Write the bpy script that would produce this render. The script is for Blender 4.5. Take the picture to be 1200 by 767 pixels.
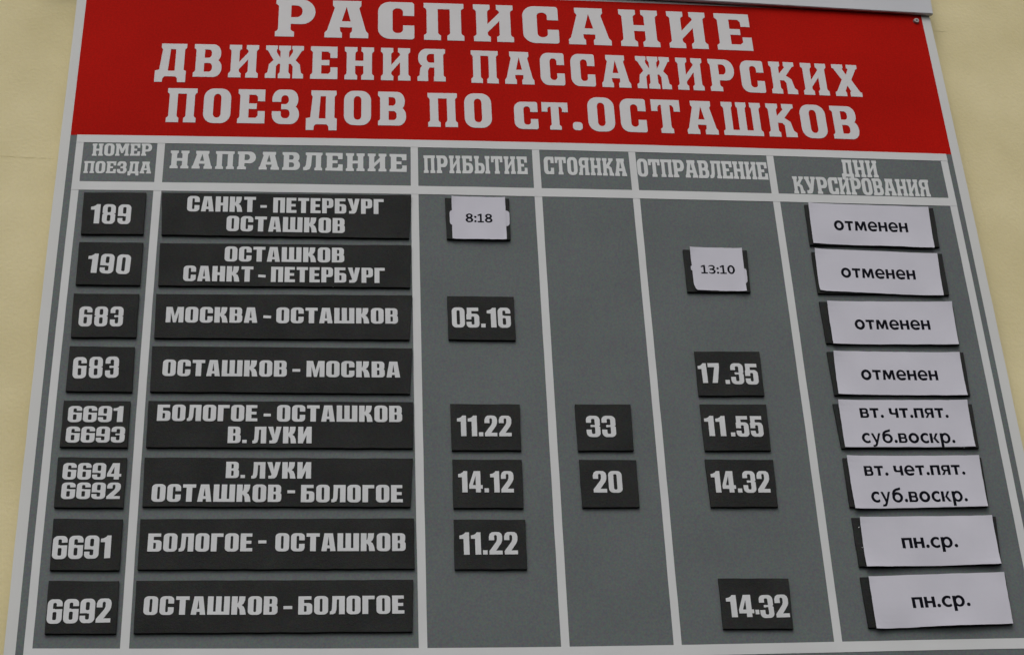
import bpy, bmesh, math, random
from mathutils import Vector, Matrix, geometry
random.seed(7)
sc = bpy.context.scene
for o in list(bpy.data.objects):
    bpy.data.objects.remove(o)
C = sc.collection
CAM_LOC=(-0.22409, -1.65683, -0.90409)
CAM_ROT=[(0.994317, -0.01015, -0.105979), (-0.097604, -0.484472, -0.869345), (-0.04252, 0.874748, -0.482709)]
CAM_LENS=56.5159
BOW_X=[0.000227, 0.000265, -0.001187, -0.000753, 0.001072, 0.001815, 0.014445, -0.008589, -0.05379, 0.010486, 0.034046, -0.002656, -0.009488, 0.006504, 0.015437, -0.072019, 0.013251, 0.093084, 0.005144, 0.01909, 0.060634]
BOW_Y=[0.000247, 0.011899, -0.008223, -0.055303, 0.004767, 0.033775, 0.000134, -0.001603, -0.009267, 0.005505, 0.015572, -0.002334, -0.071866, 0.013915, 0.092981, -0.000756, 0.005322, 0.019224, 0.00397, 0.062066, 0.001657]
PLATES=[
 ('n1', [(-0.5329, -0.1941), (-0.4592, -0.1953), (-0.4588, -0.1356), (-0.5319, -0.1347)], None, [('I', '189', -0.5226, -0.1496, -0.4753, -0.1496, 0.0273)], []),
 ('n2', [(-0.5325, -0.1237), (-0.4581, -0.1241), (-0.458, -0.0654), (-0.5318, -0.0652)], None, [('I', '190', -0.5205, -0.0815, -0.4714, -0.0801, 0.0263)], []),
 ('n3', [(-0.5327, -0.0534), (-0.458, -0.0538), (-0.4576, 0.0042), (-0.5311, 0.0046)], None, [('I', '683', -0.5239, -0.0097, -0.474, -0.0103, 0.0257)], []),
 ('n4', [(-0.5312, 0.0159), (-0.4583, 0.0163), (-0.4571, 0.0742), (-0.5308, 0.0736)], None, [('I', '683', -0.5247, 0.0575, -0.4739, 0.056, 0.0267)], []),
 ('n5', [(-0.5315, 0.0852), (-0.4582, 0.0854), (-0.4573, 0.1429), (-0.5311, 0.1424)], None, [('I', '6691', -0.5252, 0.1119, -0.4651, 0.1116, 0.0195), ('I', '6693', -0.5253, 0.1369, -0.4614, 0.1367, 0.0192)], []),
 ('n6', [(-0.5315, 0.1544), (-0.4571, 0.1549), (-0.4567, 0.2147), (-0.5305, 0.214)], None, [('I', '6694', -0.5248, 0.1812, -0.4618, 0.1812, 0.0194), ('I', '6692', -0.5242, 0.2041, -0.4611, 0.2042, 0.0191)], []),
 ('n7', [(-0.5297, 0.2268), (-0.4563, 0.2276), (-0.4556, 0.2861), (-0.5283, 0.2855)], None, [('I', '6691', -0.5273, 0.2731, -0.4664, 0.2724, 0.0258)], []),
 ('n8', [(-0.5281, 0.2971), (-0.4551, 0.2979), (-0.4539, 0.356), (-0.5269, 0.3553)], None, [('I', '6692', -0.5262, 0.3443, -0.4606, 0.3436, 0.0261)], []),
 ('d1', [(-0.4406, -0.1957), (-0.1393, -0.1988), (-0.1425, -0.1358), (-0.4378, -0.1353)], None, [('I', 'САНКТ', -0.4096, -0.1692, -0.3279, -0.1697, 0.0217), ('I', '-', -0.3222, -0.1696, -0.3145, -0.1697, 0.021), ('I', 'ПЕТЕРБУРГ', -0.3069, -0.1694, -0.1733, -0.17, 0.0216), ('I', 'ОСТАШКОВ', -0.3618, -0.1422, -0.2203, -0.1418, 0.0212)], []),
 ('d2', [(-0.4385, -0.124), (-0.1406, -0.1264), (-0.1423, -0.0666), (-0.4374, -0.0652)], None, [('I', 'ОСТАШКОВ', -0.362, -0.0996, -0.2206, -0.1003, 0.0205), ('I', 'САНКТ', -0.4089, -0.0718, -0.3276, -0.0719, 0.0209), ('I', '-', -0.322, -0.072, -0.3134, -0.0716, 0.0205), ('I', 'ПЕТЕРБУРГ', -0.3067, -0.072, -0.1723, -0.0726, 0.0208)], []),
 ('d3', [(-0.4387, -0.0541), (-0.14, -0.0565), (-0.1438, 0.004), (-0.4375, 0.0045)], None, [('I', 'МОСКВА', -0.4256, -0.016, -0.3208, -0.0166, 0.0205), ('I', '-', -0.3143, -0.0167, -0.3054, -0.0163, 0.0206), ('I', 'ОСТАШКОВ', -0.2989, -0.0166, -0.1571, -0.0174, 0.0207)], []),
 ('d4', [(-0.4388, 0.015), (-0.1409, 0.0149), (-0.144, 0.0747), (-0.4376, 0.0736)], None, [('I', 'ОСТАШКОВ', -0.4252, 0.0535, -0.285, 0.0535, 0.0207), ('I', '-', -0.2786, 0.0534, -0.2698, 0.0534, 0.0206), ('I', 'МОСКВА', -0.2626, 0.0535, -0.1552, 0.0536, 0.0206)], []),
 ('d5', [(-0.4384, 0.0848), (-0.1408, 0.0846), (-0.1416, 0.1432), (-0.4374, 0.1424)], None, [('I', 'БОЛОГОЕ', -0.4277, 0.11, -0.3165, 0.1101, 0.0201), ('I', '-', -0.3096, 0.1103, -0.3016, 0.1103, 0.0203), ('I', 'ОСТАШКОВ', -0.2946, 0.1102, -0.1534, 0.1103, 0.0204), ('I', 'В.', -0.3484, 0.1371, -0.3273, 0.137, 0.0202), ('I', 'ЛУКИ', -0.321, 0.1374, -0.2553, 0.1372, 0.0205)], []),
 ('d6', [(-0.4381, 0.1546), (-0.1417, 0.1552), (-0.1453, 0.2143), (-0.4368, 0.2133)], None, [('I', 'В.', -0.3486, 0.1795, -0.3276, 0.1795, 0.0196), ('I', 'ЛУКИ', -0.3207, 0.1801, -0.2552, 0.1801, 0.0198), ('I', 'ОСТАШКОВ', -0.4276, 0.2074, -0.2872, 0.208, 0.0205), ('I', '-', -0.2806, 0.204, -0.2723, 0.204, 0.0204), ('I', 'БОЛОГОЕ', -0.2658, 0.2083, -0.1537, 0.2086, 0.0206)], []),
 ('d7', [(-0.4378, 0.2275), (-0.1417, 0.2274), (-0.1415, 0.2865), (-0.4369, 0.2856)], None, [('I', 'БОЛОГОЕ', -0.428, 0.2651, -0.3167, 0.2654, 0.0206), ('I', '-', -0.3103, 0.2627, -0.3017, 0.2626, 0.0203), ('I', 'ОСТАШКОВ', -0.2921, 0.2654, -0.1511, 0.2658, 0.0206)], []),
 ('d8', [(-0.4373, 0.2977), (-0.1432, 0.2985), (-0.1447, 0.357), (-0.4361, 0.3558)], None, [('I', 'ОСТАШКОВ', -0.4276, 0.3356, -0.2878, 0.3367, 0.0202), ('I', '-', -0.2815, 0.3369, -0.2722, 0.3368, 0.0199), ('I', 'БОЛОГОЕ', -0.2659, 0.3369, -0.1532, 0.3367, 0.0202)], []),
 ('a1', [(-0.098, -0.1957), (-0.0183, -0.1965), (-0.019, -0.1362), (-0.097, -0.136)], [(-0.0898, -0.1972), (-0.0237, -0.1972), (-0.0238, -0.136), (-0.0901, -0.1357)], [('D', '8:18', -0.0734, -0.16, -0.0403, -0.1599, 0.0124)], [[(-0.0929, -0.177), (-0.0862, -0.1772), (-0.0857, -0.1561), (-0.0925, -0.1562)], [(-0.0282, -0.1779), (-0.0189, -0.1781), (-0.0193, -0.1557), (-0.0281, -0.1555)]]),
 ('a3', [(-0.0984, -0.0561), (-0.0187, -0.0561), (-0.0188, 0.0034), (-0.0982, 0.0029)], None, [('I', '05.16', -0.0934, -0.0133, -0.0236, -0.0137, 0.0267)], []),
 ('a5', [(-0.0982, 0.0867), (-0.0179, 0.0869), (-0.0186, 0.1454), (-0.0978, 0.1456)], None, [('I', '11.22', -0.091, 0.1278, -0.0286, 0.1278, 0.0259)], []),
 ('a6', [(-0.0975, 0.1564), (-0.0188, 0.1566), (-0.0194, 0.2159), (-0.0978, 0.2156)], None, [('I', '14.12', -0.0915, 0.1968, -0.0291, 0.1969, 0.0258)], []),
 ('a7', [(-0.0978, 0.229), (-0.0181, 0.2292), (-0.0188, 0.2878), (-0.0981, 0.2875)], None, [('I', '11.22', -0.0919, 0.2705, -0.0277, 0.2702, 0.026)], []),
 ('s5', [(0.0463, 0.0865), (0.1117, 0.0862), (0.1109, 0.1453), (0.0463, 0.1459)], None, [('I', '33', 0.0579, 0.1282, 0.0921, 0.1281, 0.0265)], []),
 ('s6', [(0.0468, 0.1565), (0.1127, 0.1569), (0.1119, 0.2149), (0.0468, 0.2152)], None, [('I', '20', 0.0611, 0.1971, 0.0942, 0.1972, 0.0262)], []),
 ('t2', [(0.1937, -0.1262), (0.2745, -0.1264), (0.2721, -0.0663), (0.1937, -0.0658)], [(0.2023, -0.1291), (0.2677, -0.1286), (0.267, -0.067), (0.2026, -0.068)], [('D', '13:10', 0.2134, -0.0914, 0.2557, -0.0914, 0.0122)], [[(0.2011, -0.1031), (0.2084, -0.1033), (0.2087, -0.0957), (0.2013, -0.0958)], [(0.2614, -0.1005), (0.2704, -0.1004), (0.27, -0.0787), (0.2611, -0.0786)]]),
 ('t4', [(0.194, 0.0159), (0.2733, 0.0151), (0.2724, 0.0743), (0.1937, 0.0748)], None, [('I', '17', 0.1963, 0.0581, 0.222, 0.0577, 0.0261), ('I', '.35', 0.2276, 0.059, 0.2676, 0.0594, 0.0273)], []),
 ('t5', [(0.1936, 0.0855), (0.2731, 0.0853), (0.2715, 0.145), (0.1936, 0.1452)], None, [('I', '11', 0.1965, 0.1266, 0.221, 0.1268, 0.0258), ('I', '.55', 0.2266, 0.127, 0.2654, 0.1271, 0.0261)], []),
 ('t6', [(0.1925, 0.1559), (0.2726, 0.1562), (0.2712, 0.215), (0.1933, 0.2149)], None, [('I', '14.32', 0.1971, 0.1972, 0.265, 0.1973, 0.0264)], []),
 ('t8', [(0.1928, 0.2994), (0.2722, 0.2999), (0.2704, 0.3581), (0.1923, 0.3573)], None, [('I', '14', 0.1988, 0.3442, 0.2289, 0.3441, 0.0253), ('I', '·', 0.2303, 0.3443, 0.2345, 0.3443, 0.0254), ('I', '32', 0.2359, 0.3453, 0.2687, 0.3446, 0.0258)], []),
 ('p1', [(0.3565, -0.1956), (0.5245, -0.194), (0.5229, -0.1353), (0.3558, -0.1355)], [(0.3613, -0.1975), (0.5171, -0.1939), (0.515, -0.1334), (0.3597, -0.1373)], [('C', 'отменен', 0.3899, -0.1575, 0.4852, -0.1558, 0.0133)], []),
 ('p2', [(0.3562, -0.1255), (0.5241, -0.126), (0.5228, -0.0659), (0.3563, -0.066)], [(0.3602, -0.1298), (0.5169, -0.1251), (0.5144, -0.0641), (0.3585, -0.0692)], [('C', 'отменен', 0.3891, -0.0888, 0.4835, -0.0869, 0.0129)], []),
 ('p3', [(0.3562, -0.0546), (0.5247, -0.0557), (0.5232, 0.0035), (0.3572, 0.0034)], [(0.3655, -0.0548), (0.5232, -0.0557), (0.5216, 0.004), (0.3649, 0.0046)], [('C', 'отменен', 0.3957, -0.0159, 0.4902, -0.0162, 0.0126)], []),
 ('p4', [(0.3561, 0.0146), (0.526, 0.0138), (0.5241, 0.0723), (0.3572, 0.0729)], [(0.3635, 0.0144), (0.52, 0.0148), (0.5195, 0.0729), (0.3615, 0.0723)], [('C', 'отменен', 0.3932, 0.0526, 0.4877, 0.0528, 0.0126)], []),
 ('p5', [(0.3535, 0.0841), (0.5236, 0.0836), (0.5218, 0.1411), (0.3559, 0.142)], [(0.36, 0.0795), (0.5177, 0.079), (0.5168, 0.1399), (0.3597, 0.141)], [('C', 'вт. чт.пят.', 0.3841, 0.1029, 0.4915, 0.1024, 0.0121), ('C', 'суб.воскр.', 0.3816, 0.1353, 0.4939, 0.1349, 0.0119)], []),
 ('p6', [(0.3553, 0.1539), (0.522, 0.1532), (0.5195, 0.2142), (0.3548, 0.2152)], [(0.3598, 0.1516), (0.5184, 0.1513), (0.5175, 0.2153), (0.3601, 0.2176)], [('C', 'вт. чет.пят.', 0.3779, 0.177, 0.4984, 0.1754, 0.0118), ('C', 'суб.воскр.', 0.3813, 0.2098, 0.495, 0.2089, 0.0123)], []),
 ('p7', [(0.3549, 0.2281), (0.5252, 0.2269), (0.5209, 0.2848), (0.355, 0.2869)], [(0.3635, 0.2282), (0.5198, 0.2263), (0.519, 0.2854), (0.3623, 0.2879)], [('C', 'пн.ср.', 0.4083, 0.2659, 0.4732, 0.2647, 0.0119)], []),
 ('p8', [(0.3541, 0.2991), (0.5226, 0.2966), (0.5204, 0.3544), (0.3549, 0.3576)], [(0.363, 0.299), (0.5205, 0.295), (0.5195, 0.3548), (0.363, 0.3591)], [('C', 'пн.ср.', 0.4084, 0.3361, 0.4747, 0.3341, 0.0119)], []),
]
BOARD_TEXT=[
 ('S', 'РАСПИСАНИЕ', -0.3119, -0.4426, 0.3196, -0.4409, 0.0627, 0.24),
 ('S', 'ДВИЖЕНИЯ', -0.4617, -0.3745, -0.0917, -0.3743, 0.0528, 0.24),
 ('S', 'ПАССАЖИРСКИХ', -0.0587, -0.3733, 0.4599, -0.3702, 0.053, 0.24),
 ('S', 'ПОЕЗДОВ', -0.4428, -0.3028, -0.1429, -0.303, 0.0529, 0.24),
 ('S', 'ПО', -0.1151, -0.3023, -0.0345, -0.3028, 0.0531, 0.24),
 ('S', 'СТ', -0.0059, -0.3017, 0.0629, -0.3019, 0.0429, 0.16),
 ('S', '.', 0.0679, -0.3023, 0.0803, -0.3019, 0.0529, 0.2),
 ('S', 'ОСТАШКОВ', 0.0884, -0.3016, 0.446, -0.3006, 0.053, 0.2),
 ('S', 'НОМЕР', -0.5295, -0.2502, -0.4564, -0.2514, 0.0182, 0.11),
 ('S', 'ПОЕЗДА', -0.5376, -0.2245, -0.4554, -0.2249, 0.0176, 0.11),
 ('S', 'НАПРАВЛЕНИЕ', -0.4333, -0.2331, -0.1427, -0.2328, 0.0266, 0.17),
 ('S', 'ПРИБЫТИЕ', -0.1217, -0.2317, 0.007, -0.2329, 0.0265, 0.13),
 ('S', 'СТОЯНКА', 0.0277, -0.2335, 0.1316, -0.2331, 0.0265, 0.11),
 ('S', 'ОТПРАВЛЕНИЕ', 0.1454, -0.2332, 0.3134, -0.2331, 0.0268, 0.07),
 ('S', 'ДНИ', 0.4119, -0.2409, 0.4608, -0.2409, 0.0265, 0.1),
 ('S', 'КУРСИРОВАНИЯ', 0.3448, -0.2135, 0.5266, -0.2138, 0.0259, 0.08),
]
LX={'V0l': -0.55, 'V0r': -0.5411, 'V1l': -0.4504, 'V1r': -0.4411, 'V2l': -0.1378, 'V2r': -0.1286, 'V3l': 0.0138, 'V3r': 0.023, 'V4l': 0.1361, 'V4r': 0.1448, 'V5l': 0.3149, 'V5r': 0.3241, 'V6l': 0.55, 'V6r': 0.5594, 'Bil': -0.5583, 'Bol': -0.5704, 'Bir': 0.5668, 'Bor': 0.5791}
LY={'H0': -0.2819, 'H1': -0.2704, 'H2': -0.2124, 'H3': -0.2002, 'H4': 0.3732, 'H5': 0.3852, 'R0': -0.5173, 'T1': -0.443}

# ------------------------------------------------------------------ camera
cam = bpy.data.cameras.new('camera')
cam_ob = bpy.data.objects.new('camera', cam); C.objects.link(cam_ob)
m = Matrix(CAM_ROT).to_4x4(); m.translation = Vector(CAM_LOC)
cam_ob.matrix_world = m
cam.lens = CAM_LENS; cam.sensor_width = 36.0; cam.sensor_fit = 'HORIZONTAL'
cam.clip_start = 0.05; cam.clip_end = 500
sc.camera = cam_ob
# ------------------------------------------------------------------ daylight: open shade, soft light from above
SUN_EL, SUN_AZ = math.radians(52), math.radians(-16)     # azimuth measured from straight out of the wall towards the right
w = bpy.data.worlds.new('World'); sc.world = w; w.use_nodes = True
nt = w.node_tree; nt.nodes.clear()
sky = nt.nodes.new('ShaderNodeTexSky'); sky.sky_type = 'NISHITA'; sky.sun_disc = False
sky.sun_elevation = SUN_EL; sky.sun_rotation = math.pi - SUN_AZ
sky.dust_density = 4; sky.air_density = 1.0; sky.ozone_density = 1.0
hs = nt.nodes.new('ShaderNodeHueSaturation'); hs.inputs['Saturation'].default_value = 0.22
bg = nt.nodes.new('ShaderNodeBackground'); bg.inputs['Strength'].default_value = 0.10
wo = nt.nodes.new('ShaderNodeOutputWorld')
nt.links.new(sky.outputs[0], hs.inputs['Color']); nt.links.new(hs.outputs[0], bg.inputs[0]); nt.links.new(bg.outputs[0], wo.inputs[0])
sl = bpy.data.lights.new('sun', 'SUN'); sl.energy = 0.8; sl.angle = math.radians(38); sl.color = (1.0, 0.965, 0.92)
so = bpy.data.objects.new('sun', sl); C.objects.link(so)
d = Vector((math.sin(SUN_AZ)*math.cos(SUN_EL), -math.cos(SUN_AZ)*math.cos(SUN_EL), math.sin(SUN_EL)))
so.rotation_euler = d.to_track_quat('Z', 'Y').to_euler()
sc.view_settings.view_transform = 'Standard'; sc.view_settings.look = 'None'
sc.view_settings.gamma = 1.0; sc.view_settings.use_curve_mapping = False
sc.view_settings.exposure = EXPOSURE = -0.11
sc.render.filter_size = 1.35

# ------------------------------------------------------------------ materials
def mat(name, col, rough=0.6, spec=0.4, var=0.06, scale=30.0, bump=0.0, bscale=400.0, col2=None, detail=4.0, fine=0.0):
    mt = bpy.data.materials.new(name); mt.use_nodes = True
    n = mt.node_tree; b = n.nodes['Principled BSDF']
    b.inputs['Roughness'].default_value = rough
    b.inputs['Specular IOR Level'].default_value = spec
    tc = n.nodes.new('ShaderNodeNewGeometry')
    no = n.nodes.new('ShaderNodeTexNoise'); no.inputs['Scale'].default_value = scale; no.inputs['Detail'].default_value = detail
    n.links.new(tc.outputs['Position'], no.inputs['Vector'])
    cr = n.nodes.new('ShaderNodeValToRGB')
    cr.color_ramp.elements[0].position = 0.3; cr.color_ramp.elements[1].position = 0.7
    a = [c*(1-var) for c in col]; z = [min(1, c*(1+var)) for c in (col2 or col)]
    cr.color_ramp.elements[0].color = (*a, 1); cr.color_ramp.elements[1].color = (*z, 1)
    n.links.new(no.outputs['Fac'], cr.inputs[0])
    out = cr.outputs[0]
    if fine:                                             # fine speckle of the surface itself, slightly coloured
        nf = n.nodes.new('ShaderNodeTexNoise'); nf.inputs['Scale'].default_value = 420; nf.inputs['Detail'].default_value = 3
        n.links.new(tc.outputs['Position'], nf.inputs['Vector'])
        mx = n.nodes.new('ShaderNodeMix'); mx.data_type = 'RGBA'; mx.blend_type = 'OVERLAY'; mx.inputs[0].default_value = fine
        n.links.new(out, mx.inputs[6]); n.links.new(nf.outputs['Color'], mx.inputs[7]); out = mx.outputs[2]
    n.links.new(out, b.inputs['Base Color'])
    if bump:
        nb = n.nodes.new('ShaderNodeTexNoise'); nb.inputs['Scale'].default_value = bscale; nb.inputs['Detail'].default_value = 5
        n.links.new(tc.outputs['Position'], nb.inputs['Vector'])
        bp = n.nodes.new('ShaderNodeBump'); bp.inputs['Strength'].default_value = bump; bp.inputs['Distance'].default_value = 0.002
        n.links.new(nb.outputs['Fac'], bp.inputs['Height']); n.links.new(bp.outputs[0], b.inputs['Normal'])
    return mt
M_WHITE = mat('white_plastic_sheet', (0.675, 0.68, 0.665), 0.55, 0.15, 0.03, 9, fine=0.04)
M_LINE = mat('white_vinyl_strip', (0.68, 0.69, 0.69), 0.5, 0.15, 0.04, 14, fine=0.05)
M_RED = mat('red_vinyl', (0.47, 0.009, 0.005), 0.65, 0.02, 0.10, 6, bump=0.06, bscale=250, fine=0.30)
M_GREY = mat('grey_vinyl', (0.144, 0.162, 0.163), 0.6, 0.12, 0.06, 10, fine=0.42)
M_SLET = mat('pale_vinyl_lettering', (0.71, 0.70, 0.705), 0.5, 0.12, 0.03, 20, fine=0.05)
M_HLET = mat('pale_heading_lettering', (0.70, 0.715, 0.715), 0.5, 0.12, 0.04, 20, fine=0.06)
M_PLATE = mat('black_foam_plate', (0.026, 0.027, 0.026), 0.75, 0.14, 0.22, 18, bump=0.35, bscale=700, fine=0.55)
M_PLET = mat('white_plate_lettering', (0.695, 0.705, 0.715), 0.5, 0.12, 0.05, 30, fine=0.06)
M_PAPER = mat('printer_paper', (0.665, 0.655, 0.725), 0.9, 0.1, 0.03, 25, bump=0.08, bscale=60, fine=0.04)
M_INK = mat('black_toner', (0.007, 0.007, 0.012), 0.7, 0.04, 0.1, 50)
M_WALL = mat('yellow_plaster_wall', (0.745, 0.65, 0.37), 0.9, 0.1, 0.035, 9, bump=0.22, bscale=220, col2=(0.80, 0.705, 0.425), detail=8, fine=0.10)
M_CRACK = mat('plaster_crack', (0.56, 0.48, 0.26), 0.95, 0.1, 0.1, 80)
M_STEEL = mat('zinc_screw', (0.34, 0.33, 0.32), 0.45, 0.5, 0.1, 200)
M_STEEL.node_tree.nodes['Principled BSDF'].inputs['Metallic'].default_value = 0.6
M_DARK = mat('dark_socket', (0.06, 0.06, 0.06), 0.6, 0.4, 0.1, 100)
M_SIGN = mat('upper_sign_white', (0.60, 0.61, 0.64), 0.45, 0.35, 0.03, 12, fine=0.03)

# ------------------------------------------------------------------ helpers
# board coordinates: X to the right, Y down, h = height in front of the board's face (metres)
def bow(x, y):                                       # the sheet is slightly bowed: millimetres over more than a metre
    if abs(x) > 0.62: x_ = math.copysign(0.62, x)
    else: x_ = x
    y_ = max(-0.54, min(0.41, y)); k = 0; dx = dy = 0.0
    for i in range(6):
        for j in range(6-i):
            t = x_**i * y_**j; dx += BOW_X[k]*t; dy += BOW_Y[k]*t; k += 1
    return x+dx, y+dy
def W(x, y, h): return Vector((x, -h, -y))
def obj(name, bm, material, parent=None, origin=None, smooth=False, **props):
    me = bpy.data.meshes.new(name)
    if origin is not None: bmesh.ops.translate(bm, vec=-Vector(origin), verts=bm.verts)
    bmesh.ops.recalc_face_normals(bm, faces=bm.faces)
    bm.to_mesh(me); bm.free(); me.materials.append(material)
    o = bpy.data.objects.new(name, me); C.objects.link(o)
    if parent is not None: o.parent = parent
    for k, v in props.items(): o[k] = v
    return o
def thing(name, loc, label, cat, group=None):
    o = bpy.data.objects.new(name, None); C.objects.link(o); o.location = loc; o.empty_display_size = 0.02
    o['label'] = label; o['category'] = cat
    if group: o['group'] = group
    return o
def slab(bm, x0, x1, y0, y1, h0, h1, bowed=True, step=0.03, edge=0.0):
    """a flat box on the board, subdivided so that it follows the bow; edge = wobble of the cut edges"""
    nx = max(1, int((x1-x0)/step)); ny = max(1, int((y1-y0)/step))
    def pt(i, j, h):
        x, y = x0+(x1-x0)*i/nx, y0+(y1-y0)*j/ny
        if edge and (i in (0, nx) or j in (0, ny)): x += random.uniform(-edge, edge); y += random.uniform(-edge, edge)
        if bowed: x, y = bow(x, y)
        return x, y
    P = [[pt(i, j, 0) for j in range(ny+1)] for i in range(nx+1)]
    F = [[bm.verts.new(W(*P[i][j], h1)) for j in range(ny+1)] for i in range(nx+1)]
    for i in range(nx):
        for j in range(ny): bm.faces.new((F[i][j], F[i+1][j], F[i+1][j+1], F[i][j+1]))
    ring = [(i, 0) for i in range(nx)]+[(nx, j) for j in range(ny)]+[(i, ny) for i in range(nx, 0, -1)]+[(0, j) for j in range(ny, 0, -1)]
    B = [bm.verts.new(W(*P[i][j], h0)) for i, j in ring]
    for k in range(len(ring)):
        a, b = ring[k], ring[(k+1) % len(ring)]
        bm.faces.new((F[a[0]][a[1]], F[b[0]][b[1]], B[(k+1) % len(ring)], B[k]))
    bm.faces.new(B)
    return bm

# ------------------------------------------------------------------ glyphs: cut shapes painted in order, + adds and - cuts
def R(x0, y0, x1, y1): return [(x0, y0), (x1, y0), (x1, y1), (x0, y1)]
def RR(x0, y0, x1, y1, rx, ry=None, bl=1, br=1, tr=1, tl=1, n=6):
    ry = rx if ry is None else ry; out = []
    for (cx, cy, a, f) in ((x0, y0, 180, bl), (x1, y0, 270, br), (x1, y1, 0, tr), (x0, y1, 90, tl)):
        if f <= 0: out.append((cx, cy)); continue
        sx = 1 if cx == x0 else -1; sy = 1 if cy == y0 else -1
        ox, oy = cx+sx*rx*f, cy+sy*ry*f
        for k in range(n+1):
            t = math.radians(a+90*k/n); out.append((ox+rx*f*math.cos(t), oy+ry*f*math.sin(t)))
    return out
def EL(cx, cy, rx, ry, n=28, e=2.0):
    out = []
    for k in range(n):
        t = 2*math.pi*k/n; c, s = math.cos(t), math.sin(t)
        out.append((cx+rx*math.copysign(abs(c)**(2/e), c), cy+ry*math.copysign(abs(s)**(2/e), s)))
    return out
def ST(pts, t):                                      # thick polyline with mitred joints
    n = len(pts); L = []; Rr = []
    for i, (x, y) in enumerate(pts):
        d = Vector((0, 0))
        if i: d += (Vector(pts[i])-Vector(pts[i-1])).normalized()
        if i < n-1: d += (Vector(pts[i+1])-Vector(pts[i])).normalized()
        d.normalize(); nn = Vector((-d.y, d.x))
        ref = (Vector(pts[min(i+1, n-1)])-Vector(pts[i])) if i < n-1 else (Vector(pts[i])-Vector(pts[i-1]))
        ref.normalize(); k = t/2/max(0.5, abs(d.dot(ref)))
        L.append((x+nn.x*k, y+nn.y*k)); Rr.append((x-nn.x*k, y-nn.y*k))
    return L+Rr[::-1]
def MX(pl, w): return [(w-x, y) for x, y in pl][::-1]
def stem(x0, x1, l=.07, r=.07, bot='lr', top='lr', y0=0.0, y1=1.0):
    """slab-serif stem from x0 to x1; bot / top name the sides that carry a serif"""
    a, b = .125, .19
    p = []
    p += [(x0-l, y0)] if 'l' in bot else [(x0, y0)]
    p += [(x1+r, y0), (x1+r, y0+a), (x1+r*.35, y0+a+.03), (x1, y0+b)] if 'r' in bot else [(x1, y0)]
    p += [(x1, y1-b), (x1+r*.35, y1-a-.03), (x1+r, y1-a), (x1+r, y1)] if 'r' in top else [(x1, y1)]
    p += [(x0-l, y1), (x0-l, y1-a), (x0-l*.35, y1-a-.03), (x0, y1-b)] if 'l' in top else [(x0, y1)]
    if 'l' in bot: p += [(x0, y0+b), (x0-l*.35, y0+a+.03), (x0-l, y0+a)]
    return p
SLAB = {}
SLAB['Н'] = (1.0, [('+', stem(.07, .36)), ('+', stem(.64, .93)), ('+', R(.30, .42, .70, .58))])
SLAB['П'] = (1.0, [('+', stem(.07, .35, top='l')), ('+', stem(.65, .93, top='r')), ('+', R(.2, .84, .8, 1))])
SLAB['И'] = (1.0, [('+', stem(.07, .35)), ('+', stem(.65, .93)), ('+', [(.33, .23), (.67, .58), (.67, .80), (.33, .45)])])
SLAB['Р'] = (.98, [('+', stem(.07, .38, r=.09, top='l')), ('+', RR(.07, .34, .98, 1, .33, .33, bl=0, tl=0)), ('-', RR(.38, .52, .66, .84, .15, .15, bl=0, tl=0))])
SLAB['А'] = (1.08, [('+', [(0, 0), (.43, 0), (.43, .125), (.385, .17), (.375, .28), (.68, .28), (.675, .17), (.63, .125), (.63, 0), (1.08, 0), (1.08, .125), (1.02, .19), (.85, .80), (.90, .87), (.90, 1), (.19, 1), (.19, .87), (.24, .80), (.06, .19), (0, .125)]), ('-', [(.42, .44), (.64, .44), (.535, .84)])])
SLAB['С'] = (.90, [('+', RR(0, 0, .90, 1, .30, .26, tr=.25, br=.25)), ('-', RR(.36, .16, .62, .83, .12, .10)), ('-', R(.50, .37, 1, .63))])
SLAB['О'] = (.92, [('+', RR(0, -.01, .92, 1.01, .34, .28)), ('-', RR(.33, .15, .59, .85, .12, .12))])
SLAB['Е'] = (.92, [('+', stem(.07, .37, bot='l', top='l')), ('+', [(.3, .84), (.6, .84), (.67, .78), (.67, .65), (.91, .65), (.91, 1), (.3, 1)]), ('+', R(.3, .42, .64, .58)), ('+', [(.3, 0), (.92, 0), (.92, .36), (.68, .36), (.68, .22), (.61, .16), (.3, .16)])])
SLAB['Д'] = (1.04, [('+', [(.16, 1), (.16, .88), (.21, .82), (.14, .20), (.0, .17), (0, -.17), (.26, -.17), (.27, -.06), (.33, 0), (.70, 0), (.76, -.06), (.77, -.17), (1.04, -.17), (1.04, .17), (.96, .20), (.96, .82), (1.02, .88), (1.02, 1)]), ('-', [(.43, .17), (.66, .17), (.66, .83), (.48, .83)])])
SLAB['В'] = (.95, [('+', stem(.07, .36, bot='l', top='l')), ('+', RR(.07, .44, .91, 1, .26, .26, bl=0, tl=0)), ('+', RR(.07, 0, .95, .56, .27, .26, bl=0, tl=0)), ('-', RR(.36, .585, .60, .84, .11, .11, bl=0, tl=0)), ('-', RR(.36, .16, .63, .425, .11, .11, bl=0, tl=0))])
zl = [(.50, .62), (.37, .80), (.37, .88), (.40, .90), (.40, 1), (0, 1), (0, .87), (.07, .84), (.27, .55), (.12, .42), (.08, .17), (.0, .125), (0, 0), (.36, 0), (.36, .36), (.43, .44), (.50, .44)]
SLAB['Ж'] = (1.29, [('+', stem(.50, .79, l=.06, r=.06)), ('+', zl), ('+', MX(zl, 1.29))])
SLAB['К'] = (1.0, [('+', stem(.07, .36, r=.06)), ('+', [(.33, .42), (.33, .60), (.60, .83), (.57, .88), (.57, 1), (.98, 1), (.98, .88), (.90, .85), (.62, .57), (.82, .46), (.90, .19), (1.0, .125), (1.0, 0), (.60, 0), (.60, .34), (.52, .42)])])
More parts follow.
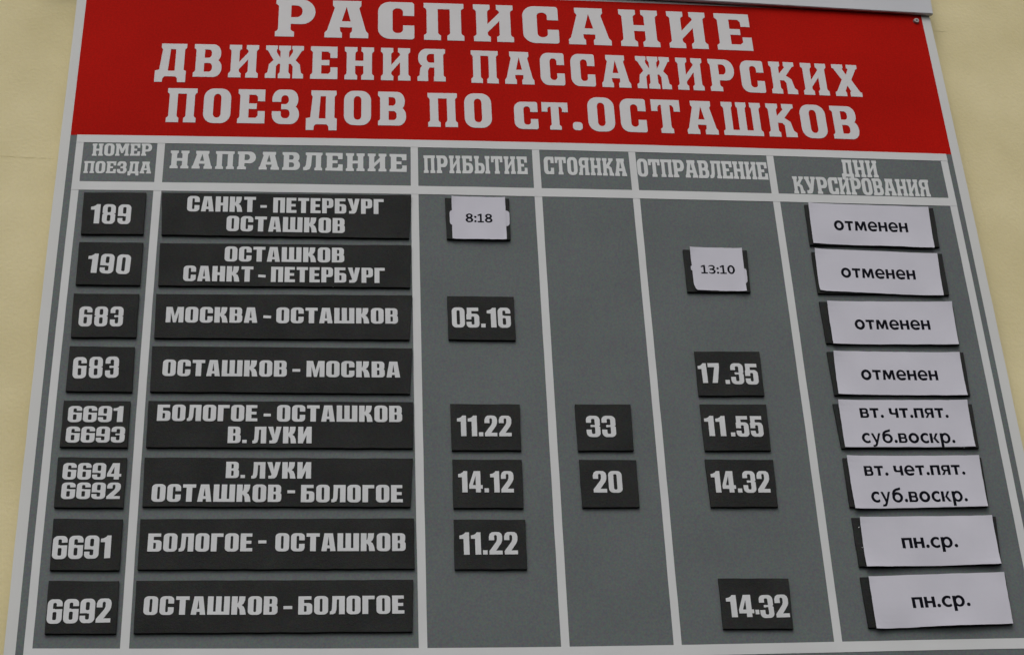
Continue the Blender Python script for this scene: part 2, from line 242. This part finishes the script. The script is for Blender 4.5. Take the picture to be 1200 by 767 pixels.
SLAB['Я'] = (.96, [('+', stem(.58, .89, l=.02, top='r')), ('+', RR(.03, .42, .89, 1, .28, .28, br=0, tr=0)), ('-', RR(.32, .57, .58, .84, .12, .12, br=0, tr=0)), ('+', [(0, 0), (.36, 0), (.36, .32), (.42, .42), (.7, .42), (.7, .55), (.22, .52), (.10, .40), (.07, .17), (0, .125)])])
SLAB['Х'] = (1.04, [('+', [(0, 1), (.44, 1), (.44, .89), (.40, .86), (.53, .68), (.63, .86), (.58, .89), (.58, 1), (1.0, 1), (1.0, .89), (.94, .86), (.70, .52), (.97, .15), (1.04, .125), (1.04, 0), (.58, 0), (.58, .12), (.62, .16), (.51, .34), (.40, .16), (.44, .12), (.44, 0), (0, 0), (0, .125), (.07, .15), (.33, .52), (.06, .86), (0, .89)])])
SLAB['З'] = (.92, [('+', RR(0, .42, .88, 1.01, .28, .28, bl=0)), ('+', RR(0, -.01, .92, .56, .30, .28, tl=0)), ('-', RR(.30, .575, .56, .84, .12, .12, bl=0)), ('-', RR(.30, .16, .60, .425, .12, .12, tl=0)), ('-', [(-.1, .36), (.31, .36), (.31, .64), (-.1, .64)])])
SLAB['Т'] = (1.0, [('+', stem(.35, .65, top='')), ('+', [(0, 1), (0, .65), (.22, .65), (.22, .77), (.28, .84), (.72, .84), (.78, .77), (.78, .65), (1, .65), (1, 1)])])
SLAB['Ш'] = (1.40, [('+', stem(.07, .34, bot='l', r=.05)), ('+', stem(.565, .835, bot='', l=.05, r=.05)), ('+', stem(1.06, 1.33, bot='r', l=.05)), ('+', R(.2, 0, 1.2, .16))])
SLAB['М'] = (1.24, [('+', stem(.07, .33, top='l')), ('+', stem(.91, 1.17, top='r')), ('+', [(.2, 1), (.40, 1), (.62, .58), (.84, 1), (1.04, 1), (1.04, .72), (.93, .68), (.70, .22), (.54, .22), (.31, .68), (.2, .68)])])
SLAB['Б'] = (.95, [('+', stem(.07, .36, bot='l', top='l')), ('+', [(.3, .84), (.6, .84), (.66, .78), (.66, .70), (.89, .70), (.89, 1), (.3, 1)]), ('+', RR(.07, 0, .95, .60, .28, .28, bl=0, tl=0)), ('-', RR(.36, .16, .63, .45, .12, .12, bl=0, tl=0))])
SLAB['Ы'] = (1.36, [('+', stem(.07, .36, bot='l', top='lr')), ('+', RR(.07, 0, .90, .60, .28, .28, bl=0, tl=0)), ('-', RR(.36, .16, .60, .45, .12, .12, bl=0, tl=0)), ('+', stem(1.01, 1.29))])
SLAB['Л'] = (1.02, [('+', stem(.67, .95, top='r')), ('+', [(.12, 1), (.8, 1), (.8, .84), (.46, .84), (.42, .26), (.34, .06), (.18, 0), (0, 0), (0, .17), (.09, .19), (.14, .30), (.19, .82), (.12, .88)])])
SLAB['У'] = (1.0, [('+', [(0, 1), (.44, 1), (.44, .88), (.40, .85), (.52, .56), (.62, .85), (.57, .88), (.57, 1), (1, 1), (1, .88), (.93, .84), (.68, .18), (.56, .03), (.38, 0), (.12, 0), (.12, .20), (.30, .20), (.37, .30), (.07, .84), (0, .88)])])
SLAB['.'] = (.30, [('+', RR(0, 0, .30, .24, .10, .09))])
IMP = {}
oo = RR(0, -.01, 1, 1.01, .34, .20); oi = RR(.405, .14, .595, .86, .09, .06)
IMP['О'] = (1.0, [('+', oo), ('-', oi)]); IMP['0'] = (1.0, [('+', oo), ('-', RR(.375, .14, .625, .86, .10, .06))])
IMP['С'] = (1.0, [('+', oo), ('-', oi), ('-', R(.50, .41, 1.1, .61))])
IMP['1'] = (.72, [('+', [(.30, 0), (.72, 0), (.72, 1), (.44, 1), (.34, .93), (.18, .88), (0, .86), (0, .71), (.30, .71)])])
IMP['2'] = (1.0, [('+', [(0, .64), (.39, .64), (.39, .83), (.44, .87), (.54, .87), (.60, .83), (.60, .67), (.53, .56), (.0, .15), (0, 0), (.98, 0), (.98, .17), (.50, .17), (.90, .50), (.98, .62), (1.0, .80), (.94, .93), (.78, 1), (.50, 1.01), (.24, 1), (.08, .93), (0, .80)])])
IMP['3'] = (1.0, [('+', oo), ('-', RR(.37, .14, .63, .47, .10, .06, tr=.4)), ('-', RR(.37, .56, .63, .86, .10, .06, br=.4)), ('-', R(-.1, .345, .395, .675)), ('+', R(.31, .465, .45, .565)), ('-', [(1.1, .60), (.92, .515), (1.1, .43)])])
IMP['4'] = (1.06, [('+', [(0, .17), (0, .34), (.38, 1), (.90, 1), (.90, .34), (1.06, .34), (1.06, .17), (.90, .17), (.90, 0), (.52, 0), (.52, .17)]), ('-', [(.28, .34), (.52, .34), (.52, .78)])])
IMP['5'] = (1.0, [('+', [(.05, .40), (.05, 1), (.95, 1), (.95, .83), (.40, .83), (.40, .40)]), ('+', RR(0, -.01, 1, .69, .30, .18, tl=.3)), ('-', RR(.385, .14, .615, .55, .10, .05)), ('-', R(-.1, .28, .39, .40))])
IMP['6'] = (1.0, [('+', oo), ('-', RR(.37, .14, .63, .48, .10, .05)), ('-', RR(.37, .61, .61, .86, .10, .06, bl=0, br=0)), ('-', R(.45, .59, 1.1, .71)), ('+', R(.30, .55, .5, .61))])
IMP['9'] = (1.0, [('+', oo), ('-', RR(.37, .53, .63, .87, .10, .05)), ('-', RR(.37, .14, .63, .39, .10, .06, tl=0, tr=0)), ('-', R(-.1, .30, .55, .405)), ('+', R(.5, .39, .7, .45))])
IMP['7'] = (.95, [('+', [(0, 1), (.95, 1), (.95, .80), (.68, 0), (.24, 0), (.54, .80), (0, .80)])])
IMP['8'] = (1.0, [('+', oo), ('-', RR(.365, .13, .635, .455, .10, .06)), ('-', RR(.365, .585, .635, .88, .10, .06)), ('-', [(1.1, .60), (.90, .52), (1.1, .44)]), ('-', [(-.1, .60), (.10, .52), (-.1, .44)])])
IMP['.'] = (.34, [('+', R(0, 0, .34, .19))])
IMP['·'] = (.34, [('+', R(0, .13, .34, .33))])
IMP['-'] = (.5, [('+', R(0, .31, .5, .48))])
IMP['А'] = (1.04, [('+', [(0, 0), (.39, 0), (.41, .16), (.63, .16), (.65, 0), (1.04, 0), (.83, 1), (.21, 1)]), ('-', [(.44, .32), (.60, .32), (.52, .82)])])
IMP['Б'] = (1.0, [('+', R(0, 0, .41, 1)), ('+', R(.2, .82, .93, 1)), ('+', RR(0, 0, 1, .63, .28, .16, bl=0, tl=0)), ('-', RR(.41, .15, .60, .48, .08, .05, bl=0, tl=0))])
IMP['В'] = (1.0, [('+', RR(0, .45, .97, 1, .28, .18, bl=0, tl=0)), ('+', RR(0, 0, 1, .57, .28, .18, bl=0, tl=0)), ('-', RR(.41, .59, .585, .86, .08, .05, bl=0, tl=0)), ('-', RR(.41, .14, .595, .45, .08, .05, bl=0, tl=0))])
IMP['Г'] = (.88, [('+', R(0, 0, .42, 1)), ('+', R(.2, .81, .88, 1))])
IMP['Е'] = (.88, [('+', R(0, 0, .42, 1)), ('+', R(.2, .82, .85, 1)), ('+', R(.2, .42, .80, .59)), ('+', R(.2, 0, .88, .18))])
IMP['И'] = (1.06, [('+', R(0, 0, .40, 1)), ('+', R(.66, 0, 1.06, 1)), ('+', [(.3, .05), (.40, .05), (.75, .66), (.75, .97), (.66, .97), (.3, .36)])])
IMP['К'] = (1.04, [('+', R(0, 0, .42, 1)), ('+', [(.35, .44), (.35, .59), (.46, .63), (.51, .75), (.53, 1), (.97, 1), (.95, .78), (.86, .61), (.72, .52), (.88, .43), (.98, .26), (1.04, 0), (.62, 0), (.58, .28), (.48, .41)])])
IMP['Л'] = (1.06, [('+', R(.65, 0, 1.06, 1)), ('+', R(.16, .82, .9, 1)), ('+', [(.17, .9), (.50, .9), (.46, .24), (.38, .06), (.20, 0), (0, 0), (0, .16), (.10, .18), (.14, .30)])])
IMP['М'] = (1.36, [('+', [(0, 0), (0, 1), (.48, 1), (.68, .42), (.88, 1), (1.36, 1), (1.36, 0), (.99, 0), (.99, .66), (.79, 0), (.57, 0), (.37, .66), (.37, 0)])])
IMP['Н'] = (1.02, [('+', R(0, 0, .41, 1)), ('+', R(.61, 0, 1.02, 1)), ('+', R(.3, .41, .7, .59))])
IMP['П'] = (1.02, [('+', R(0, 0, .41, 1)), ('+', R(.61, 0, 1.02, 1)), ('+', R(.3, .83, .7, 1))])
IMP['Р'] = (.98, [('+', R(0, 0, .41, 1)), ('+', RR(0, .36, .98, 1, .28, .18, bl=0, tl=0)), ('-', RR(.41, .52, .585, .85, .08, .05, bl=0, tl=0))])
IMP['Т'] = (.96, [('+', R(0, .81, .96, 1)), ('+', R(.27, 0, .69, .9))])
IMP['У'] = (1.04, [('+', [(0, 1), (.39, 1), (.53, .52), (.65, 1), (1.04, 1), (.80, .24), (.72, .09), (.58, .01), (.38, 0), (.12, 0), (.12, .17), (.30, .17), (.37, .24)])])
IMP['Ш'] = (1.58, [('+', R(0, 0, .41, 1)), ('+', R(.59, 0, .99, 1)), ('+', R(1.17, 0, 1.58, 1)), ('+', R(.2, 0, 1.4, .17))])
IMP[' '] = (.5, [])
SAN = {}
q = .295
SAN['о'] = (1.14, [('+', EL(.57, .5, .57, .54)), ('-', EL(.57, .5, .27, .29))])
SAN['т'] = (.94, [('+', R(0, .77, .94, 1)), ('+', R(.325, 0, .615, .9))])
SAN['м'] = (1.36, [('+', [(0, 0), (.10, 1), (.43, 1), (.68, .46), (.93, 1), (1.26, 1), (1.36, 0), (1.08, 0), (1.03, .62), (.78, .06), (.58, .06), (.33, .62), (.28, 0)])])
SAN['е'] = (1.08, [('+', EL(.55, .5, .55, .54)), ('-', EL(.56, .52, .28, .33)), ('-', R(.5, .23, 1.2, .40)), ('+', R(.12, .40, 1.07, .58)), ('+', [(.5, -.04), (.80, -.02), (.98, .05), (.98, .25), (.78, .19), (.5, .17)])])
SAN['н'] = (1.0, [('+', R(0, 0, q, 1)), ('+', R(1-q, 0, 1, 1)), ('+', R(.1, .40, .9, .61))])
SAN['п'] = (1.0, [('+', R(0, 0, q, 1)), ('+', R(1-q, 0, 1, 1)), ('+', R(.1, .78, .9, 1))])
SAN['в'] = (.95, [('+', RR(0, .42, .90, 1, .26, .24, bl=0, tl=0)), ('+', RR(0, 0, .95, .58, .28, .26, bl=0, tl=0)), ('-', RR(q, .60, .66, .82, .11, .10, bl=0, tl=0)), ('-', RR(q, .18, .70, .43, .12, .11, bl=0, tl=0))])
SAN['ч'] = (.95, [('+', R(.95-q, 0, .95, 1)), ('+', RR(0, .33, .9, 1.3, .26, .22, tl=0, tr=0, br=0)), ('-', RR(q, .52, .95-q, 1.4, .12, .12, tl=0, tr=0, br=0)), ('-', R(-.1, 1, .95, 1.5)), ('-', R(q, .9, .72, 1.1))])
SAN['я'] = (.94, [('+', RR(.02, .37, .94, 1, .27, .26, br=0, tr=0)), ('-', RR(.26, .54, .94-q, .82, .12, .12, br=0, tr=0)), ('+', [(0, 0), (.26, 0), (.48, .40), (.76, .40), (.76, .5), (.30, .46)]), ('+', R(.94-q, 0, .94, .9))])
SAN['с'] = (.90, [('+', EL(.57, .5, .57, .54)), ('-', EL(.59, .5, .30, .31)), ('-', [(.66, .5), (.80, .70), (.88, .77), (.90, 1.1), (1.3, 1.1), (1.3, -.1), (.90, -.1), (.88, .23), (.80, .30)])])
SAN['у'] = (1.02, [('+', [(0, 1), (.25, 1), (.53, .30), (.78, 1), (1.02, 1), (.56, -.18), (.44, -.36), (.24, -.41), (.06, -.41), (.06, -.22), (.22, -.22), (.33, -.14), (.39, .02)])])
SAN['б'] = (1.12, [('+', [(.0, .45), (.03, .85), (.16, 1.12), (.40, 1.28), (.96, 1.42), (.96, 1.19), (.52, 1.07), (.36, .96), (.30, .80), (.4, .6)]), ('+', EL(.56, .46, .56, .50)), ('-', EL(.56, .45, .28, .27))])
SAN['к'] = (.98, [('+', R(0, 0, q, 1)), ('+', [(.15, .43), (.40, .50), (.66, 1), (.93, 1), (.62, .52), (.98, 0), (.69, 0), (.40, .43)])])
SAN['р'] = (1.10, [('+', EL(.58, .5, .52, .54)), ('-', EL(.56, .49, .26, .32)), ('-', R(-.1, -.1, .06, 1.1)), ('+', R(0, -.42, q, 1))])
SAN['.'] = (.32, [('+', EL(.16, .15, .17, .17, 12))])
SAN[' '] = (.34, [])
DIG = {}                                              # printed times, height 1
t = .165
DIG['0'] = (.68, [('+', EL(.34, .5, .34, .51)), ('-', EL(.34, .5, .16, .33))])
DIG['1'] = (.58, [('+', R(.22, 0, .39, 1)), ('+', R(0, 0, .58, .14)), ('+', [(.0, .86), (.04, .72), (.25, .83), (.25, 1)])])
DIG['3'] = (.64, [('+', EL(.30, .74, .30, .27)), ('+', EL(.31, .27, .33, .285)), ('-', EL(.24, .73, .20, .145)), ('-', EL(.24, .28, .22, .155)), ('-', R(-.1, .13, .03, .88)), ('-', R(-.1, .20, .13, .80)), ('+', R(.12, .44, .36, .58))])
DIG['8'] = (.70, [('+', EL(.35, .74, .31, .27)), ('+', EL(.35, .27, .35, .285)), ('-', EL(.35, .74, .13, .125)), ('-', EL(.35, .27, .16, .135))])
DIG[':'] = (.22, [('+', EL(.11, .12, .11, .115, 12)), ('+', EL(.11, .62, .11, .115, 12))])
FONTS = {'S': SLAB, 'I': IMP, 'C': SAN, 'D': DIG}
GAPS = {'I': .135, 'C': .15, 'D': .09}
CACHE = {}
def glyph(font, ch):
    """triangles and outline edges of one letter"""
    if (font, ch) in CACHE: return CACHE[(font, ch)]
    wdt, shapes = FONTS[font][ch]
    if not shapes: CACHE[(font, ch)] = (wdt, [], [], []); return CACHE[(font, ch)]
    vs = []; fs = []
    for s, poly in shapes:
        a = sum(poly[i][0]*poly[(i+1) % len(poly)][1]-poly[(i+1) % len(poly)][0]*poly[i][1] for i in range(len(poly)))
        if a < 0: poly = poly[::-1]
        k = len(vs); vs += [Vector(p) for p in poly]; fs.append(list(range(k, k+len(poly))))
    r = geometry.delaunay_2d_cdt(vs, [], fs, 1, 1e-5, True)
    V, _, F, _, _, OF = r
    keep = []
    for f, o in zip(F, OF):
        if o and shapes[max(o)][0] == '+': keep.append(list(f))
    ed = {}
    for f in keep:
        for i in range(len(f)):
            e = (f[i], f[(i+1) % len(f)]); kk = (min(e), max(e)); ed[kk] = ed.get(kk, 0)+1
    edge = [e for e, n in ed.items() if n == 1]
    CACHE[(font, ch)] = (wdt, [tuple(v) for v in V], keep, edge)
    return CACHE[(font, ch)]
def run(bm, font, text, x0, y0, x1, y1, H, gap, h0, h1, bowed=False, hfun=None):
    """write text from (x0,y0) to (x1,y1) on its baseline, cap height H, as a thin cut film from height h0 to h1"""
    ws = [glyph(font, c)[0] for c in text]
    nat = sum(ws)+gap*(len(text)-1)
    L = math.hypot(x1-x0, y1-y0); ux, uy = (x1-x0)/L, (y1-y0)/L; sx = L/nat
    cur = 0.0
    for c, wd in zip(text, ws):
        _, V, F, E = glyph(font, c)
        def pos(v, h):
            a, b = (cur+v[0])*sx, v[1]*H
            x, y = x0+ux*a+uy*b, y0+uy*a-ux*b
            if bowed: x, y = bow(x, y)
            if hfun: h = h+hfun(x, y)
            return W(x, y, h)
        top = [bm.verts.new(pos(v, h1)) for v in V]
        for f in F:
            try: bm.faces.new([top[i] for i in f])
            except ValueError: pass
        bot = {}
        for a, b in E:
            for i in (a, b):
                if i not in bot: bot[i] = bm.verts.new(pos(V[i], h0))
            bm.faces.new((top[a], top[b], bot[b], bot[a]))
        for v in top:
            if not v.link_faces: bm.verts.remove(v)
        cur += wd+gap
# ------------------------------------------------------------------ the wall
WALL_H = -0.022                                       # the wall's face lies 22 mm behind the board's face
bm = bmesh.new(); slab(bm, -3.0, 3.0, -2.2, 1.6, WALL_H-0.2, WALL_H, bowed=False, step=0.5)
wall = obj('wall', bm, M_WALL, kind='structure')
def crack(pts, wd):
    bm = bmesh.new(); L = []; Rr = []
    for i, (x, y) in enumerate(pts):
        k = wd*(.3+.7*random.random())*(0.15 if i in (0, len(pts)-1) else 1)
        L.append(bm.verts.new(W(x, y-k, WALL_H+.0002))); Rr.append(bm.verts.new(W(x, y+k, WALL_H+.0002)))
    for i in range(len(pts)-1): bm.faces.new((L[i], L[i+1], Rr[i+1], Rr[i]))
    return bm
def wander(x0, y0, x1, y1, n, a):
    return [(x0+(x1-x0)*i/n, y0+(y1-y0)*i/n+random.uniform(-a, a)) for i in range(n+1)]
obj('hairline_crack', crack(wander(.575, -.5035, .606, -.5022, 9, .0006), .00035), M_CRACK, wall, kind='structure')
obj('hairline_crack', crack(wander(-.66, -.262, -.575, -.2585, 16, .0007), .00022), M_CRACK, wall, kind='structure')

# ------------------------------------------------------------------ the timetable board
BX0, BX1, BY0, BY1 = LX['Bol'], LX['Bor'], -0.5295, 0.412
board = thing('timetable_board', W(0, BY1, -0.006), 'large red and grey train timetable board with white border hanging on the yellow wall', 'timetable board')
org = board.location
bm = bmesh.new(); slab(bm, BX0, BX1, BY0, BY1, -0.006, 0, edge=0.0002)
obj('backing_panel', bm, M_WHITE, board, org)
bm = bmesh.new(); slab(bm, LX['Bil'], LX['Bir'], LY['R0'], LY['H0']+.0004, 0, .0003)
obj('red_field', bm, M_RED, board, org)
bm = bmesh.new(); slab(bm, LX['Bil'], LX['Bir'], LY['H0']+.0008, .400, 0, .0003)
obj('grey_field', bm, M_GREY, board, org)
for a, b in (('V0l', 'V0r'), ('V1l', 'V1r'), ('V2l', 'V2r'), ('V3l', 'V3r'), ('V4l', 'V4r'), ('V5l', 'V5r'), ('V6l', 'V6r')):
    bm = bmesh.new(); slab(bm, LX[a], LX[b], LY['H0']+.001, LY['H5'], .0003, .0005, edge=0.00015)
    obj('grid_line', bm, M_LINE, board, org)
for a, b in (('H0', 'H1'), ('H2', 'H3'), ('H4', 'H5')):
    bm = bmesh.new(); slab(bm, LX['V0l'], LX['V6r'], LY[a]+(.0002 if a == 'H0' else 0), LY[b], .0003, .0007, edge=0.00012)
    obj('grid_line', bm, M_LINE, board, org)
for i, (f, s, x0, y0, x1, y1, H, gap) in enumerate(BOARD_TEXT):
    bm = bmesh.new(); run(bm, f, s, x0, y0, x1, y1, H, gap, .0003, .0006+(.0002 if s in ('ДНИ', 'СТ') else 0), bowed=True)
    head = i < 8
    obj('title_lettering' if head else 'heading_lettering', bm, M_SLET if head else M_HLET, board, org)
# screw with washer in the top right corner
def disc(bm, cx, cy, r, h0, h1, n=24, r2=None):
    r2 = r if r2 is None else r2
    t = [bm.verts.new(W(cx+r2*math.cos(2*math.pi*i/n), cy+r2*math.sin(2*math.pi*i/n), h1)) for i in range(n)]
    b = [bm.verts.new(W(cx+r*math.cos(2*math.pi*i/n), cy+r*math.sin(2*math.pi*i/n), h0)) for i in range(n)]
    bm.faces.new(t)
    for i in range(n): bm.faces.new((t[i], t[(i+1) % n], b[(i+1) % n], b[i]))
sx_, sy_ = bow(.5578, -.5043)
bm = bmesh.new(); disc(bm, sx_, sy_, .0044, .0003, .0030, r2=.0034)
screw = obj('screw', bm, M_STEEL, board, org)
bm = bmesh.new(); disc(bm, sx_+.0001, sy_, .0015, .0029, .0032, n=8)
so_ = obj('socket', bm, M_DARK, screw, org)

# ------------------------------------------------------------------ the sign above, its lower edge only in view
bm = bmesh.new()
U = [(-.62, -.5480), (.5790, -.5100), (.5868, -.86), (-.62, -.86)]
fr = [bm.verts.new(W(x, y, .0065)) for x, y in U]; bk = [bm.verts.new(W(x, y, .0012)) for x, y in U]
bm.faces.new(fr); bm.faces.new(bk[::-1])
for i in range(4): bm.faces.new((fr[i], fr[(i+1) % 4], bk[(i+1) % 4], bk[i]))
up = thing('sign_board', W(0, -.52, .004), 'plain white board above the timetable, only its lower edge showing', 'sign')
bmesh.ops.bevel(bm, geom=[e for e in bm.edges], offset=.0008, segments=2, affect='EDGES')
obj('sign_panel', bm, M_SIGN, up, up.location)

# ------------------------------------------------------------------ plates
GROUPS = {'n': 'black train number plates', 'd': 'black route plates', 'a': 'arrival time plates', 's': 'stop length plates', 't': 'departure time plates', 'p': 'plates with running days on white paper'}
NAMES = {'n': ('number_plate', 'number plate'), 'd': ('route_plate', 'route plate'), 'a': ('arrival_time_plate', 'time plate'), 's': ('stop_time_plate', 'time plate'), 't': ('departure_time_plate', 'time plate'), 'p': ('running_days_plate', 'days plate')}
LABELS = {
 'n1': 'topmost black number plate in the left column, three digits 189',
 'n2': 'black number plate second from the top in the left column, three digits 190',
 'n3': 'upper of the two black number plates reading 683, directly below the 190 plate',
 'n4': 'lower of the two black number plates reading 683, above the first two-line number plate',
 'n5': 'upper of the two number plates with two stacked lines, 6691 over 6693',
 'n6': 'lower of the two number plates with two stacked lines, 6694 over 6692',
 'n7': 'second number plate from the bottom, one large line 6691',
 'n8': 'bottommost black number plate in the left column, one large line 6692',
 'd1': 'topmost wide black route plate, text САНКТ - ПЕТЕРБУРГ over ОСТАШКОВ',
 'd2': 'wide black route plate second from the top, shorter word ОСТАШКОВ on its upper line',
 'd3': 'wide black route plate third from the top, one line МОСКВА - ОСТАШКОВ',
 'd4': 'wide black route plate fourth from the top, one line ОСТАШКОВ - МОСКВА',
 'd5': 'wide two-line route plate whose long line БОЛОГОЕ - ОСТАШКОВ is above the short one',
 'd6': 'wide two-line route plate whose short line В. ЛУКИ is above the long one',
 'd7': 'wide one-line route plate second from the bottom, БОЛОГОЕ - ОСТАШКОВ',
 'd8': 'bottommost wide black route plate, ОСТАШКОВ - БОЛОГОЕ',
 'a1': 'black arrival plate almost covered by a white paper slip printed 8:18',
 'a3': 'topmost uncovered black time plate in the arrival column, digits 05.16',
 'a5': 'upper of the two arrival plates reading 11.22, beside the plate 33',
 'a6': 'arrival plate between the two 11.22 plates, digits 14.12',
 'a7': 'lower of the two arrival plates reading 11.22, lowest in its column',
 's5': 'upper of the two plates in the stop column, digits 33',
 's6': 'lower of the two plates in the stop column, digits 20',
 't2': 'black departure plate almost covered by a white paper slip printed 13:10',
 't4': 'topmost uncovered black departure plate, digits 17.35 with a wide gap before the point',
 't5': 'middle plate of the stacked three departure plates, digits 11.55',
 't6': 'lowest of the three close-set departure plates, digits 14.32 well inside its edges',
 't8': 'lone black departure plate at the bottom, digits 14.32 running to its right edge',
 'p1': 'topmost white paper label printed отменен, just under the header row',
 'p2': 'second white paper label from the top printed отменен, black strip at its right',
 'p3': 'third white paper label from the top printed отменен, black strip at its left',
 'p4': 'lowest of the four white paper labels printed отменен, above the two-line labels',
 'p5': 'upper of the two white paper labels with two printed lines of weekdays',
 'p6': 'lower of the two white paper labels with two printed lines of weekdays',
 'p7': 'upper of the two white paper labels printed пн.ср., black strip at its left',
 'p8': 'lower of the two white paper labels printed пн.ср., at the bottom right',
}
T = .0035
def lerp2(q, u, v):
    a = [q[0][k]*(1-u)+q[1][k]*u for k in (0, 1)]; b = [q[3][k]*(1-u)+q[2][k]*u for k in (0, 1)]
    return a[0]*(1-v)+b[0]*v, a[1]*(1-v)+b[1]*v
def plate_bm(q):
    """foam plate, 4 mm thick, slightly uneven hand-cut edges and a softened rim"""
    bm = bmesh.new(); loop = []
    n = [max(3, int(math.dist(q[i], q[(i+1) % 4])/.014)) for i in range(4)]
    for s in range(4):
        a, b = q[s], q[(s+1) % 4]
        for i in range(n[s]):
            f = i/n[s]; j = .00028 if i else .0
            loop.append((a[0]+(b[0]-a[0])*f+random.uniform(-j, j), a[1]+(b[1]-a[1])*f+random.uniform(-j, j)))
    cx = sum(p[0] for p in loop)/len(loop); cy = sum(p[1] for p in loop)/len(loop)
    def ringv(inset, h):
        out = []
        for x, y in loop:
            dx, dy = x-cx, y-cy
            out.append(bm.verts.new(W(x-math.copysign(min(inset, abs(dx)), dx), y-math.copysign(min(inset, abs(dy)), dy), h)))
        return out
    rings = [ringv(.0001, .0009), ringv(0, T-.0006), ringv(.00025, T-.00015), ringv(.0007, T)]
    for A, B in zip(rings, rings[1:]):
        for i in range(len(A)): bm.faces.new((A[i], A[(i+1) % len(A)], B[(i+1) % len(A)], B[i]))
    bm.faces.new(rings[-1]); bm.faces.new(rings[0][::-1])
    return bm
def sheet_bm(q, hf, nx=18, ny=8, th=.00015, cut=None, jag=.00018):
    """thin sheet of paper following the height function hf(x, y)"""
    bm = bmesh.new()
    P = [[lerp2(q, i/nx, j/ny) for j in range(ny+1)] for i in range(nx+1)]
    for i in range(nx+1):
        for j in range(ny+1):
            if (i in (0, nx)) != (j in (0, ny)):
                P[i][j] = (P[i][j][0]+random.uniform(-jag, jag), P[i][j][1]+random.uniform(-jag, jag))
    if cut:                                            # a clipped lower left corner
        P[0][ny] = (P[0][ny][0]+cut, P[0][ny][1]-cut)
    A = [[bm.verts.new(W(*P[i][j], hf(*P[i][j])+th)) for j in range(ny+1)] for i in range(nx+1)]
    B = [[bm.verts.new(W(*P[i][j], hf(*P[i][j]))) for j in range(ny+1)] for i in range(nx+1)]
    for i in range(nx):
        for j in range(ny):
            bm.faces.new((A[i][j], A[i+1][j], A[i+1][j+1], A[i][j+1])); bm.faces.new((B[i][j], B[i][j+1], B[i+1][j+1], B[i+1][j]))
    for i in range(nx):
        bm.faces.new((A[i][0], A[i+1][0], B[i+1][0], B[i][0])); bm.faces.new((A[i][ny], A[i+1][ny], B[i+1][ny], B[i][ny]))
    for j in range(ny):
        bm.faces.new((A[0][j], A[0][j+1], B[0][j+1], B[0][j])); bm.faces.new((A[nx][j], A[nx][j+1], B[nx][j+1], B[nx][j]))
    return bm
def tab_bm(q):
    """end of a folded paper strip, with rounded corners, sticking out from under the slip"""
    bm = bmesh.new(); pts = [lerp2(q, u, 1-v) for u, v in RR(0, 0, 1, 1, .45, .2)]
    a = [bm.verts.new(W(*p, T+.00035)) for p in pts]; b = [bm.verts.new(W(*p, T+.0001)) for p in pts]
    bm.faces.new(a); bm.faces.new(b[::-1])
    for i in range(len(a)): bm.faces.new((a[i], a[(i+1) % len(a)], b[(i+1) % len(a)], b[i]))
    return bm
for key, q, pap, lines, tabs in PLATES:
    k = key[0]; nm, cat = NAMES[k]
    cx = sum(p[0] for p in q)/4; cy = sum(p[1] for p in q)/4
    root = thing(nm, W(cx, cy, .0009), LABELS[key], cat, GROUPS[k]); org = root.location
    obj('plate_panel', plate_bm(q), M_PLATE, root, org)
    obj('adhesive_pad', slab(bmesh.new(), q[0][0]+.008, q[1][0]-.008, q[0][1]+.008, q[3][1]-.008, .0003, .0011, bowed=False, step=1), M_DARK, root, org)
    hf = None; par = root; mt = M_PLET
    if pap:
        ph = random.uniform(0, 6.28); amp = {'p7': .0011, 'p8': .0013, 'p1': .0007, 'p6': .0006}.get(key, .0004)
        pc = (sum(p[0] for p in pap)/4, sum(p[1] for p in pap)/4)
        hw = abs(pap[1][0]-pap[0][0])/2; hh = abs(pap[3][1]-pap[0][1])/2
        def hf(x, y, ph=ph, amp=amp, pc=pc, hw=hw, hh=hh):
            u, v = (x-pc[0])/hw, (y-pc[1])/hh
            return T+.0004+amp*(1+math.sin(u*3.4+ph)*max(0, v)**2+.6*math.sin(u*2.3+ph*2)*max(0, -v)**2)+.0011*(abs(u)**6*abs(v)**3)+.0003*abs(u)**4
        for tb in tabs:
            obj('paper_tab', tab_bm(tb), M_PAPER, root, org)
        par = obj('paper_label', sheet_bm(pap, hf, cut={'p1': None, 't2': .0016, 'p2': .0008}.get(key)), M_PAPER, root, org); mt = M_INK
    for f, s, x0, y0, x1, y1, H in lines:
        gp = GAPS[f] if f != 'I' else {3: .20, 4: .10}.get(len(s) if s.isdigit() else 0, .135)
        bm = bmesh.new()
        if pap: run(bm, f, s, x0, y0, x1, y1, H*(1.04 if f == 'C' else 1), gp, .00012, .00030, hfun=hf)
        else: run(bm, f, s, x0, y0, x1, y1, H, gp, T-.0001, T+.00025)
        obj('lettering', bm, mt, par, org)

# crumbs of glue left on two of the plates
def crumb(root_key, spots):
    root = [o for o in C.objects if o.get('label') == LABELS[root_key]][0]
    for x, y, r in spots:
        bm = bmesh.new(); n = 9
        rr = [r*random.uniform(.6, 1.1) for _ in range(n)]
        t = bm.verts.new(W(x, y, T+.0007))
        b = [bm.verts.new(W(x+rr[i]*math.cos(6.283*i/n), y+rr[i]*math.sin(6.283*i/n), T-.0001)) for i in range(n)]
        for i in range(n): bm.faces.new((t, b[i], b[(i+1) % n]))
        obj('glue_crumb', bm, M_PLET, root, root.location)
crumb('p5', [(0.5037, 0.1401, 0.0012)])
crumb('p7', [(0.3615, 0.24, 0.001), (0.3619, 0.2642, 0.0009)])
crumb('d2', [(-0.2333, -0.0662, 0.0005)])
